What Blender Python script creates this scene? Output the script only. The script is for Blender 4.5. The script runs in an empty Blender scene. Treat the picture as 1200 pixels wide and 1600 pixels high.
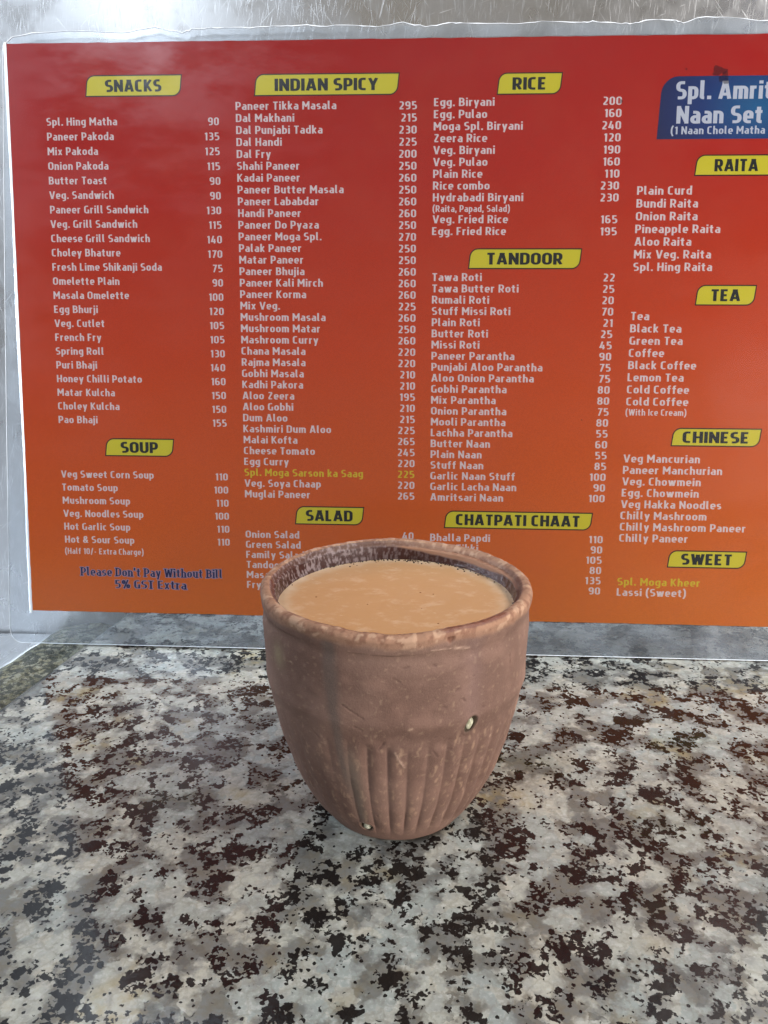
import bpy, math, random
import numpy as np
from mathutils import Vector, Matrix
from mathutils.geometry import delaunay_2d_cdt

R = math.radians
sc = bpy.context.scene
C = sc.collection
random.seed(7)

# ------------------------------------------------------------------ camera, world, lamps, exposure
cam = bpy.data.cameras.new('camera')
cam.sensor_fit = 'VERTICAL'
cam.sensor_height = 24.0
cam.lens = 24.0 * 1240 / 1600
cam.clip_start = 0.01
cam.clip_end = 50
cam_o = bpy.data.objects.new('camera', cam)
C.objects.link(cam_o)
cam_o.location = (0, 0, 0.183)
cam_o.rotation_euler = (R(90 - 16), 0, 0)
sc.camera = cam_o

w = bpy.data.worlds.new('World')
sc.world = w
w.use_nodes = True
w.node_tree.nodes['Background'].inputs[0].default_value = (0.62, 0.66, 0.74, 1)
w.node_tree.nodes['Background'].inputs[1].default_value = 0.22

def area(name, loc, target, size, size_y, power, col):
    l = bpy.data.lights.new(name, 'AREA')
    l.shape = 'RECTANGLE'; l.size = size; l.size_y = size_y
    l.energy = power; l.color = col
    o = bpy.data.objects.new(name, l)
    C.objects.link(o)
    o.location = loc
    d = Vector(target) - Vector(loc)
    o.rotation_euler = d.to_track_quat('-Z', 'Y').to_euler()
    return o

area('window_light', (-0.80, -1.00, 1.60), (-0.12, 0.38, 0.28), 0.10, 0.55, 18, (0.78, 0.88, 1.0))
area('doorway_light', (-1.34, -1.06, 1.05), (-0.2, 0.40, 0.1), 0.42, 1.10, 3.7, (0.76, 0.86, 1.0))
sl = area('side_fill_light', (-0.78, 0.395, 0.24), (0.10, 0.402, 0.0), 0.04, 0.28, 0.50, (0.70, 0.84, 1.0))  # added fill, no real window: brightens the granite around the menu foot
sl.data.spread = R(27)
area('ceiling_light', (0.62, 0.02, 1.08), (0.05, 0.29, 0.05), 0.45, 0.4, 11, (1.0, 0.96, 0.915))
area('menu_fill_light', (1.36, -0.78, 0.16), (0.12, 0.36, 0.15), 0.50, 0.24, 36, (1.0, 0.95, 0.90))  # added low fill that brightens the menu, no lamp stands there
area('shop_light', (0.92, -1.45, 0.42), (0.05, 0.35, 0.1), 0.40, 0.42, 0.9, (1.0, 0.92, 0.87))
area('wall_fill_light', (0.0, -0.95, 1.95), (0.1, -1.95, 0.75), 0.7, 0.4, 8, (1.0, 0.95, 0.88))  # added lamp that brightens the shop wall for its reflection in the steel

vs = sc.view_settings
vs.view_transform = 'Standard'; vs.look = 'None'; vs.gamma = 1; vs.exposure = 0.0
vs.use_curve_mapping = False

# ------------------------------------------------------------------ helpers
def new_mat(name):
    m = bpy.data.materials.new(name)
    m.use_nodes = True
    nt = m.node_tree
    b = nt.nodes['Principled BSDF']
    return m, nt, b

class G:
    """small helper for building node trees"""
    def __init__(s, nt): s.nt = nt
    def n(s, t, ins=None, **kw):
        nd = s.nt.nodes.new(t)
        for k, v in kw.items(): setattr(nd, k, v)
        if ins:
            for k, v in ins.items(): s.set(nd.inputs[k], v)
        return nd
    def set(s, inp, v):
        if isinstance(v, bpy.types.NodeSocket): s.nt.links.new(v, inp)
        else:
            if isinstance(v, (tuple, list)) and len(v) == 3 and inp.type == 'RGBA': v = (*v, 1)
            inp.default_value = v
    def math(s, op, a, b=0.0, c=0.0, clamp=False):
        nd = s.nt.nodes.new('ShaderNodeMath'); nd.operation = op; nd.use_clamp = clamp
        s.set(nd.inputs[0], a); s.set(nd.inputs[1], b); s.set(nd.inputs[2], c)
        return nd.outputs[0]
    def noise(s, vec, scale, detail=2, rough=0.5, dist=0.0, out='Fac'):
        nd = s.n('ShaderNodeTexNoise', {'Vector': vec, 'Scale': scale, 'Detail': detail, 'Roughness': rough, 'Distortion': dist})
        return nd.outputs[out]
    def vor(s, vec, scale, feature='F1', out='Distance', rnd=1.0):
        nd = s.n('ShaderNodeTexVoronoi', feature=feature)
        s.set(nd.inputs['Vector'], vec); s.set(nd.inputs['Scale'], scale); s.set(nd.inputs['Randomness'], rnd)
        return nd.outputs[out]
    def ramp(s, v, lo, hi, a=0.0, b=1.0, smooth=True):
        nd = s.n('ShaderNodeMapRange', {'Value': v, 'From Min': lo, 'From Max': hi, 'To Min': a, 'To Max': b})
        if smooth: nd.interpolation_type = 'SMOOTHSTEP'
        return nd.outputs[0]
    def mix(s, f, a, b, mode='MIX'):
        nd = s.nt.nodes.new('ShaderNodeMix'); nd.data_type = 'RGBA'; nd.blend_type = mode
        s.set(nd.inputs[0], f); s.set(nd.inputs[6], a); s.set(nd.inputs[7], b)
        return nd.outputs[2]
    def vadd(s, a, b, op='ADD'):
        nd = s.nt.nodes.new('ShaderNodeVectorMath'); nd.operation = op
        s.set(nd.inputs[0], a); s.set(nd.inputs[1], b)
        return nd.outputs[0]
    def vscale(s, a, k):
        nd = s.nt.nodes.new('ShaderNodeVectorMath'); nd.operation = 'SCALE'
        s.set(nd.inputs[0], a); s.set(nd.inputs['Scale'], k)
        return nd.outputs[0]
    def mapping(s, v, rot=(0, 0, 0), scale=(1, 1, 1), loc=(0, 0, 0)):
        nd = s.n('ShaderNodeMapping', {'Vector': v, 'Rotation': rot, 'Scale': scale, 'Location': loc})
        return nd.outputs[0]
    def bump(s, h, strength, dist, normal=None):
        nd = s.n('ShaderNodeBump', {'Height': h, 'Strength': strength, 'Distance': dist})
        if normal is not None: s.set(nd.inputs['Normal'], normal)
        return nd.outputs[0]

def obj(name, verts, faces, mat, parent=None, smooth=False, loc=(0, 0, 0)):
    me = bpy.data.meshes.new(name)
    me.from_pydata([tuple(map(float, v)) for v in verts], [], [tuple(map(int, f)) for f in faces])
    if smooth: me.polygons.foreach_set('use_smooth', [True] * len(me.polygons))
    if mat: me.materials.append(mat)
    me.update()
    o = bpy.data.objects.new(name, me)
    C.objects.link(o)
    o.location = loc
    if parent: o.parent = parent
    return o

def empty(name, label, cat, loc=(0, 0, 0)):
    o = bpy.data.objects.new(name, None)
    C.objects.link(o); o.location = loc
    o['label'] = label; o['category'] = cat
    o.empty_display_size = 0.02
    return o

def tag(o, label=None, cat=None, kind=None):
    if label: o['label'] = label
    if cat: o['category'] = cat
    if kind: o['kind'] = kind
    return o

# numpy value noise -------------------------------------------------
_rng = np.random.RandomState(11)
_T = _rng.rand(64, 64, 64).astype(np.float32)
def vnoise(p):
    i = np.floor(p).astype(int); f = p - i; f = f * f * (3 - 2 * f)
    i = i % 64; j = (i + 1) % 64
    x0, y0, z0 = i[..., 0], i[..., 1], i[..., 2]; x1, y1, z1 = j[..., 0], j[..., 1], j[..., 2]
    fx, fy, fz = f[..., 0], f[..., 1], f[..., 2]
    a = _T[x0, y0, z0] * (1 - fx) + _T[x1, y0, z0] * fx
    b = _T[x0, y1, z0] * (1 - fx) + _T[x1, y1, z0] * fx
    c = _T[x0, y0, z1] * (1 - fx) + _T[x1, y0, z1] * fx
    d = _T[x0, y1, z1] * (1 - fx) + _T[x1, y1, z1] * fx
    return (a * (1 - fy) + b * fy) * (1 - fz) + (c * (1 - fy) + d * fy) * fz
def fbm(p, oct=4, g=0.5):
    s = 0; a = 1; t = 0
    for k in range(oct):
        s = s + a * vnoise(p * 2.03 ** k + 17.3 * k); t += a; a *= g
    return s / t
def sstep(x, a, b):
    t = np.clip((x - a) / (b - a), 0, 1)
    return t * t * (3 - 2 * t)

# ------------------------------------------------------------------ materials
def granite_material(name, rough_cut=False):
    m, nt, b = new_mat(name); g = G(nt)
    co = g.n('ShaderNodeTexCoord').outputs['Object']
    mm = g.vscale(co, 1000.0)                                    # millimetres
    # warp the coordinates so that crystals get ragged outlines
    wv = g.vadd(g.noise(mm, 0.30, 3, 0.6, out='Color'), (0.5, 0.5, 0.5), 'SUBTRACT')
    wf = g.vadd(g.noise(mm, 0.9, 2, 0.55, out='Color'), (0.5, 0.5, 0.5), 'SUBTRACT')
    ww = g.vadd(g.noise(mm, 0.06, 2, 0.5, out='Color'), (0.5, 0.5, 0.5), 'SUBTRACT')
    pw = g.vadd(g.vadd(mm, g.vscale(wv, 5.0)), g.vscale(ww, 14.0))
    pf = g.vadd(g.vadd(mm, g.vscale(wf, 2.0)), g.vscale(wv, 2.5))
    # feldspar crystals, a colour each
    cell = g.n('ShaderNodeSeparateColor', {0: g.vor(pw, 0.045, out='Color')})
    c1, c2, c3 = cell.outputs[0], cell.outputs[1], cell.outputs[2]
    small = g.n('ShaderNodeSeparateColor', {0: g.vor(pw, 0.16, out='Color')})
    s1, s2 = small.outputs[0], small.outputs[1]
    fine = g.noise(mm, 0.9, 4, 0.65)
    cloud = g.noise(mm, 0.16, 4, 0.6)
    base = g.mix(c1, (0.36, 0.395, 0.375), (0.53, 0.515, 0.44))
    base = g.mix(g.math('MULTIPLY', g.ramp(s1, 0.60, 0.72), 0.40), base, (0.60, 0.54, 0.44))
    mid = g.noise(mm, 0.24, 4, 0.58)
    base = g.mix(g.ramp(mid, 0.50, 0.66, 0.0, 0.55), base, (0.30, 0.29, 0.275))
    base = g.mix(g.ramp(mid, 0.46, 0.34, 0.0, 0.50), base, (0.68, 0.67, 0.63))
    base = g.mix(g.ramp(cloud, 0.44, 0.66, 0.0, 0.50), base, (0.34, 0.35, 0.34))
    base = g.mix(g.ramp(fine, 0.52, 0.68, 0.0, 0.42), base, (0.64, 0.635, 0.59))
    base = g.mix(g.ramp(fine, 0.46, 0.30, 0.0, 0.35), base, (0.33, 0.30, 0.26))
    # grey-brown quartz between them
    edge = g.vor(pw, 0.045, 'DISTANCE_TO_EDGE')
    pq = g.vadd(g.vadd(mm, g.vscale(wv, 3.0)), g.vscale(wf, 0.8))
    qn = g.noise(pq, 0.062, 4, 0.56)
    q = g.math('ADD', qn, g.ramp(edge, 0.0, 0.25, 0.07, -0.04))
    q = g.math('ADD', q, g.math('MULTIPLY', g.math('SUBTRACT', s2, 0.5), 0.09))
    qm = g.ramp(q, 0.465, 0.575)
    qcol = g.mix(c2, (0.068, 0.064, 0.062), (0.165, 0.142, 0.108))
    qcol = g.mix(g.ramp(mid, 0.40, 0.60), qcol, (0.165, 0.162, 0.155))
    base = g.mix(g.math('MULTIPLY', qm, 0.82), base, qcol)
    e2 = g.vor(pf, 0.17, 'DISTANCE_TO_EDGE')
    base = g.mix(g.ramp(e2, 0.0, 0.10, 0.28, 0.0), base, (0.20, 0.165, 0.12))
    # yellow iron stains in a few places
    st = g.math('MULTIPLY', g.ramp(g.noise(mm, 0.022, 2, 0.5), 0.56, 0.68), g.ramp(cloud, 0.40, 0.62))
    base = g.mix(g.math('MULTIPLY', st, 0.55), base, (0.42, 0.32, 0.13))
    # black mica: clumps of small ragged plates
    cl = g.math('ADD', g.noise(pq, 0.100, 3, 0.60), g.math('MULTIPLY', g.math('SUBTRACT', qm, .4), 0.085))
    cl = g.math('ADD', cl, g.math('MULTIPLY', g.math('SUBTRACT', g.noise(mm, 0.024, 3), .5), 0.26))
    pb = g.vadd(mm, g.vadd(g.vscale(wf, 1.1), g.vscale(wv, 1.1)))
    bc = g.n('ShaderNodeSeparateColor', {0: g.vor(pb, 0.43, out='Color')}).outputs[0]
    bc2 = g.n('ShaderNodeSeparateColor', {0: g.vor(pb, 0.85, out='Color')}).outputs[1]
    f1 = g.ramp(g.math('SUBTRACT', g.ramp(cl, 0.485, 0.62, 0.0, 0.66, False), bc), -0.03, 0.08)
    f2 = g.ramp(g.math('SUBTRACT', g.ramp(cl, 0.47, 0.62, 0.0, 0.46, False), bc2), -0.02, 0.05)
    bl = g.math('MAXIMUM', f1, f2)
    # pepper specks
    pd = g.vor(g.vadd(mm, g.vscale(wf, 1.0)), 0.42)
    ps = g.n('ShaderNodeSeparateColor', {0: g.vor(g.vadd(mm, g.vscale(wf, 1.0)), 0.42, out='Color')}).outputs[2]
    pk = g.math('MULTIPLY', g.math('LESS_THAN', pd, g.math('MULTIPLY', ps, 0.24)), g.math('GREATER_THAN', ps, 0.84))
    bl = g.math('MAXIMUM', bl, pk)
    bcol = g.mix(g.noise(mm, 0.5, 2), (0.004, 0.003, 0.003), (0.011, 0.008, 0.008))
    base = g.mix(g.math('MULTIPLY', bl, 0.96), base, bcol)
    base = g.mix(1.0, base, (0.69, 0.70, 0.695), 'MULTIPLY')
    if rough_cut:
        base = g.mix(0.65, base, (0.15, 0.135, 0.07))
        base = g.mix(g.ramp(g.noise(mm, 0.28, 3, 0.6), 0.45, 0.54, 0, .94), base, (0.022, 0.022, 0.013))
        g.set(b.inputs['Roughness'], 0.75)
        g.set(b.inputs['Normal'], g.bump(g.noise(mm, 0.5, 4, 0.7), 1.0, 0.0018))
    else:
        g.set(b.inputs['Roughness'], g.ramp(g.noise(mm, 0.12, 3), 0.3, 0.7, 0.09, 0.16))
        g.set(b.inputs['IOR'], 1.5); b.inputs['Specular IOR Level'].default_value = 0.33
        h = g.math('ADD', g.noise(mm, 0.25, 3, 0.6), g.math('MULTIPLY', bl, -0.25))
        g.set(b.inputs['Normal'], g.bump(h, 0.10, 0.0006))
    g.set(b.inputs['Base Color'], base)
    return m

ROT = 0.25
def steel_material(name, tone=1.0, seed=0.0):
    m, nt, b = new_mat(name); g = G(nt)
    co = g.n('ShaderNodeTexCoord').outputs['Object']
    mm = g.vadd(g.vscale(co, 1000.0), (seed, seed * .7, seed * 1.3))
    # rotate into a flat frame: the sheets are built in their local X-Y plane
    tot = None
    for k, (ang, fr, st, th) in enumerate([(82, 2.2, 0.040, .68), (70, 2.0, 0.045, .69), (97, 2.4, 0.045, .68), (48, 1.8, 0.05, .71), (20, 1.7, 0.05, .72), (128, 1.8, 0.05, .71), (86, 4.5, 0.09, .66)]):
        v = g.mapping(mm, (0, 0, R(-ang)), (1, 1, 1), (k * 31.0, k * 17.0, 0))
        bend = g.vscale(g.vadd(g.noise(v, 0.02, 1, out='Color'), (0.5, 0.5, 0.5), 'SUBTRACT'), 9.0)
        v = g.vadd(g.vadd(v, bend), (st, fr, 1.0), 'MULTIPLY')
        nz = g.noise(v, 1.0, 1, 0.4)
        s = g.ramp(nz, th, th + 0.10)
        tot = s if tot is None else g.math('MAXIMUM', tot, s)
    grain = g.noise(g.mapping(mm, (0, 0, R(-84)), (0.05, 2.5, 1)), 1.0, 3, 0.6)
    blot = g.noise(mm, 0.045, 3, 0.6)
    col = g.mix(g.math('MULTIPLY', tot, .8), (0.60 * tone, 0.61 * tone, 0.62 * tone), (0.90, 0.92, 0.94))
    col = g.mix(g.ramp(blot, 0.45, 0.7, 0, .3), col, (0.45, 0.45, 0.46))
    g.set(b.inputs['Base Color'], col)
    b.inputs['Metallic'].default_value = 1.0
    b.inputs['Anisotropic'].default_value = 0.72
    b.inputs['Anisotropic Rotation'].default_value = ROT
    tg = g.n('ShaderNodeTangent', direction_type='UV_MAP', uv_map='sheet')
    g.set(b.inputs['Tangent'], tg.outputs[0])
    g.set(b.inputs['Roughness'], g.math('ADD', g.ramp(blot, 0.3, 0.7, 0.25, 0.37), g.math('MULTIPLY', tot, 0.14)))
    h = g.math('ADD', g.math('MULTIPLY', tot, -1.0), g.math('MULTIPLY', grain, 0.6))
    g.set(b.inputs['Normal'], g.bump(h, 0.20, 0.00005))
    return m

def flat_material(name, col, rough=0.5, spec=0.3, var=0.0):
    m, nt, b = new_mat(name); g = G(nt)
    if var:
        co = g.n('ShaderNodeTexCoord').outputs['Object']
        f = g.ramp(g.noise(g.vscale(co, 1000.0), 1.4, 3, 0.7), 0.3, 0.7, -1, 1)
        c0 = tuple(c * (1 - var) for c in col); c1 = tuple(min(1, c * (1 + var)) for c in col)
        g.set(b.inputs['Base Color'], g.mix(g.ramp(f, -1, 1, 0, 1, False), c0, c1))
    else:
        b.inputs['Base Color'].default_value = (*col, 1)
    b.inputs['Roughness'].default_value = rough
    b.inputs['Specular IOR Level'].default_value = spec
    return m

M_gran = granite_material('polished_granite')
M_cut = granite_material('rough_cut_granite', True)
M_steel = steel_material('scratched_steel')
M_steel2 = steel_material('scratched_steel_ledge', 1.0, 53.0)

# ------------------------------------------------------------------ the setting
# the polished slab: top with a rounded left edge that runs away from the camera
def edge_x(y): return -0.172 + 0.222 * (y - 0.316)
prof = []                                                      # (offset from edge, z)
prof.append((0.0035 * 0 - 0.004, -0.020))
for k in range(9):
    a = R(180 - 90 * k / 8)
    prof.append((0.006 * math.cos(a) + 0.002, -0.006 + 0.006 * math.sin(a)))
ys = np.linspace(-0.12, 0.4199, 60)
def back_y(x): return 0.4224 - 0.0513 * x
verts = []; faces = []
npf = len(prof)
for i, y in enumerate(np.linspace(-0.12, 1.0, 2)):
    pass
ya, yb = -0.12, None
# two stations are enough along the straight edge; the back end follows the wall
def station(t):
    vs_ = []
    for (dx, z) in prof:
        # solve for the y on the wall at this x
        y = -0.12
        if t == 1:
            y = 0.42
            for _ in range(8): y = back_y(edge_x(y) + dx) - 0.0005
        vs_.append((edge_x(y) + dx, y, z))
    xr = 0.62
    y = -0.12 if t == 0 else back_y(xr) - 0.0005
    vs_.append((xr, y, 0.0)); vs_.append((xr, y, -0.020))
    return vs_
s0, s1 = station(0), station(1)
n = len(s0)
verts = s0 + s1
for k in range(n): faces.append((k, (k + 1) % n, n + (k + 1) % n, n + k))
faces.append(tuple(range(n))[::-1]); faces.append(tuple(range(n, 2 * n)))
slab = obj('granite_countertop', verts, faces, M_gran)
for p in slab.data.polygons: p.use_smooth = (p.index < 9)
tag(slab, 'polished white granite countertop with black and grey speckles and a rounded left edge', None, 'structure')

# rough-cut strip of granite along the left edge, a few millimetres lower
nu, nv_ = 26, 150
vv = []
for j in range(nv_):
    t = j / (nv_ - 1)
    for i in range(nu):
        s = i / (nu - 1)
        y = -0.12 + t * 0.56
        q = np.array([s * 6.0, t * 90.0, 0.5])
        off = (float(fbm(q, 3)) - 0.5)
        wob = (float(fbm(np.array([t * 40.0, 3.3, 1.1]), 3)) - 0.5) * 0.009
        x = edge_x(y) - 0.0045 - (1 - s) * (0.043 + wob * (1 - s))
        z = -0.0085 + 0.0035 * off - 0.007 * (1 - s) ** 5 - 0.0035 * s ** 6
        yy = min(y, back_y(x) - 0.0008)
        vv.append((x, yy, z))
ff = [(j * nu + i, j * nu + i + 1, (j + 1) * nu + i + 1, (j + 1) * nu + i) for j in range(nv_ - 1) for i in range(nu - 1)]
b0 = len(vv)
for j in range(nv_): vv.append((vv[j * nu][0], vv[j * nu][1], -0.030))
for j in range(nv_): vv.append((vv[j * nu + nu - 1][0], vv[j * nu + nu - 1][1], -0.030))
ff += [(b0 + j, j * nu, (j + 1) * nu, b0 + j + 1) for j in range(nv_ - 1)]
ff += [(j * nu + nu - 1, b0 + nv_ + j, b0 + nv_ + j + 1, (j + 1) * nu + nu - 1) for j in range(nv_ - 1)]
strip = obj('granite_edge_strip', vv, ff, M_cut, smooth=True)
tag(strip, 'rough unpolished greenish granite strip beside the left edge of the counter', None, 'structure')

# steel sheets: each is built in its own X-Y plane, gently dented
def steel_sheet(name, w_, h_, mat, nx=60, ny=40, dent=0.0006, seed=0.0, thick=0.0012):
    xs = np.linspace(0, w_, nx); yy = np.linspace(0, h_, ny)
    X, Y = np.meshgrid(xs, yy)
    Z = (fbm(np.stack([X * 9 + seed, Y * 9, X * 0 + 2.2], -1), 2) - 0.5) * dent
    V = np.stack([X, Y, Z], -1).reshape(-1, 3)
    V2 = V.copy(); V2[:, 2] = -thick
    F = [(j * nx + i, j * nx + i + 1, (j + 1) * nx + i + 1, (j + 1) * nx + i) for j in range(ny - 1) for i in range(nx - 1)]
    N = len(V)
    F += [(a + N, d + N, c + N, b_ + N) for (a, b_, c, d) in F[:]]
    ring = [i for i in range(nx)] + [j * nx + nx - 1 for j in range(1, ny)] + [(ny - 1) * nx + i for i in range(nx - 2, -1, -1)] + [j * nx for j in range(ny - 2, 0, -1)]
    F += [(ring[k], ring[(k + 1) % len(ring)], ring[(k + 1) % len(ring)] + N, ring[k] + N)[::-1] for k in range(len(ring))]
    o = obj(name, np.concatenate([V, V2]), F, mat, smooth=True)
    uvl = o.data.uv_layers.new(name='sheet')
    vi = np.empty(len(o.data.loops), np.int32); o.data.loops.foreach_get('vertex_index', vi)
    allv = np.concatenate([V, V2])[:, :2]
    uvl.data.foreach_set('uv', allv[vi].astype(np.float32).ravel())
    return o
yaw = math.atan(-0.0513)
wall = steel_sheet('steel_wall', 1.9, 0.75, M_steel, seed=3.0)
wall.matrix_world = Matrix.Translation((-0.95, back_y(-0.95) + 0.001, -0.06)) @ Matrix.Rotation(yaw, 4, 'Z') @ Matrix.Rotation(R(90), 4, 'X')
tag(wall, 'scratched stainless steel sheet wall behind the menu', None, 'structure')
ledge = steel_sheet('steel_ledge', 0.72, 0.70, M_steel2, seed=9.0)
ledge.matrix_world = Matrix.Translation((-0.905, -0.25, -0.016))
# trimmed along the strip: slide the right-hand side so that it follows the edge
for v in ledge.data.vertices:
    t = v.co.x / 0.72
    y = v.co.y - 0.25
    xr = edge_x(y) - 0.041
    v.co.x = (xr + 0.905) * t
    yy = min(v.co.y - 0.25, back_y(v.co.x - 0.905) - 0.001)
    v.co.y = yy + 0.25
tag(ledge, 'scratched steel ledge to the left of the granite strip', None, 'structure')

# the shop behind the camera: it is only seen mirrored in the steel, the film and the granite
M_plaster = flat_material('plaster', (0.66, 0.60, 0.52), 0.9, 0.2, 0.06)
M_dark = flat_material('dark_panel', (0.012, 0.012, 0.016), 0.8, 0.2, 0.0)
M_blue = flat_material('blue_paint', (0.03, 0.09, 0.30), 0.5, 0.3, 0.05)
def boxm(name, x0, x1, y0, y1, z0, z1, mat, parent=None):
    v = [(x0, y0, z0), (x1, y0, z0), (x1, y1, z0), (x0, y1, z0), (x0, y0, z1), (x1, y0, z1), (x1, y1, z1), (x0, y1, z1)]
    f = [(0, 3, 2, 1), (4, 5, 6, 7), (0, 1, 5, 4), (1, 2, 6, 5), (2, 3, 7, 6), (3, 0, 4, 7)]
    return obj(name, v, f, mat, parent)
tag(boxm('shop_wall', -2.5, 2.5, -2.0, -1.9, -0.9, 2.2, M_plaster), 'beige plaster wall of the shop behind the camera', None, 'structure')
tag(boxm('dark_reflection_panel', 1.05, 2.3, -1.895, -1.85, 0.62, 1.9, M_dark), 'dark panel added behind the camera to darken the reflections', None, 'structure')  # unseen panel, added to give the reflections a dark patch
tag(boxm('blue_reflection_panel', 0.86, 1.045, -1.895, -1.84, -0.5, 1.9, M_blue), 'blue panel added behind the camera for a blue edge in the reflections', None, 'structure')  # unseen panel, added to tint the reflections blue beside the dark one

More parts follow.
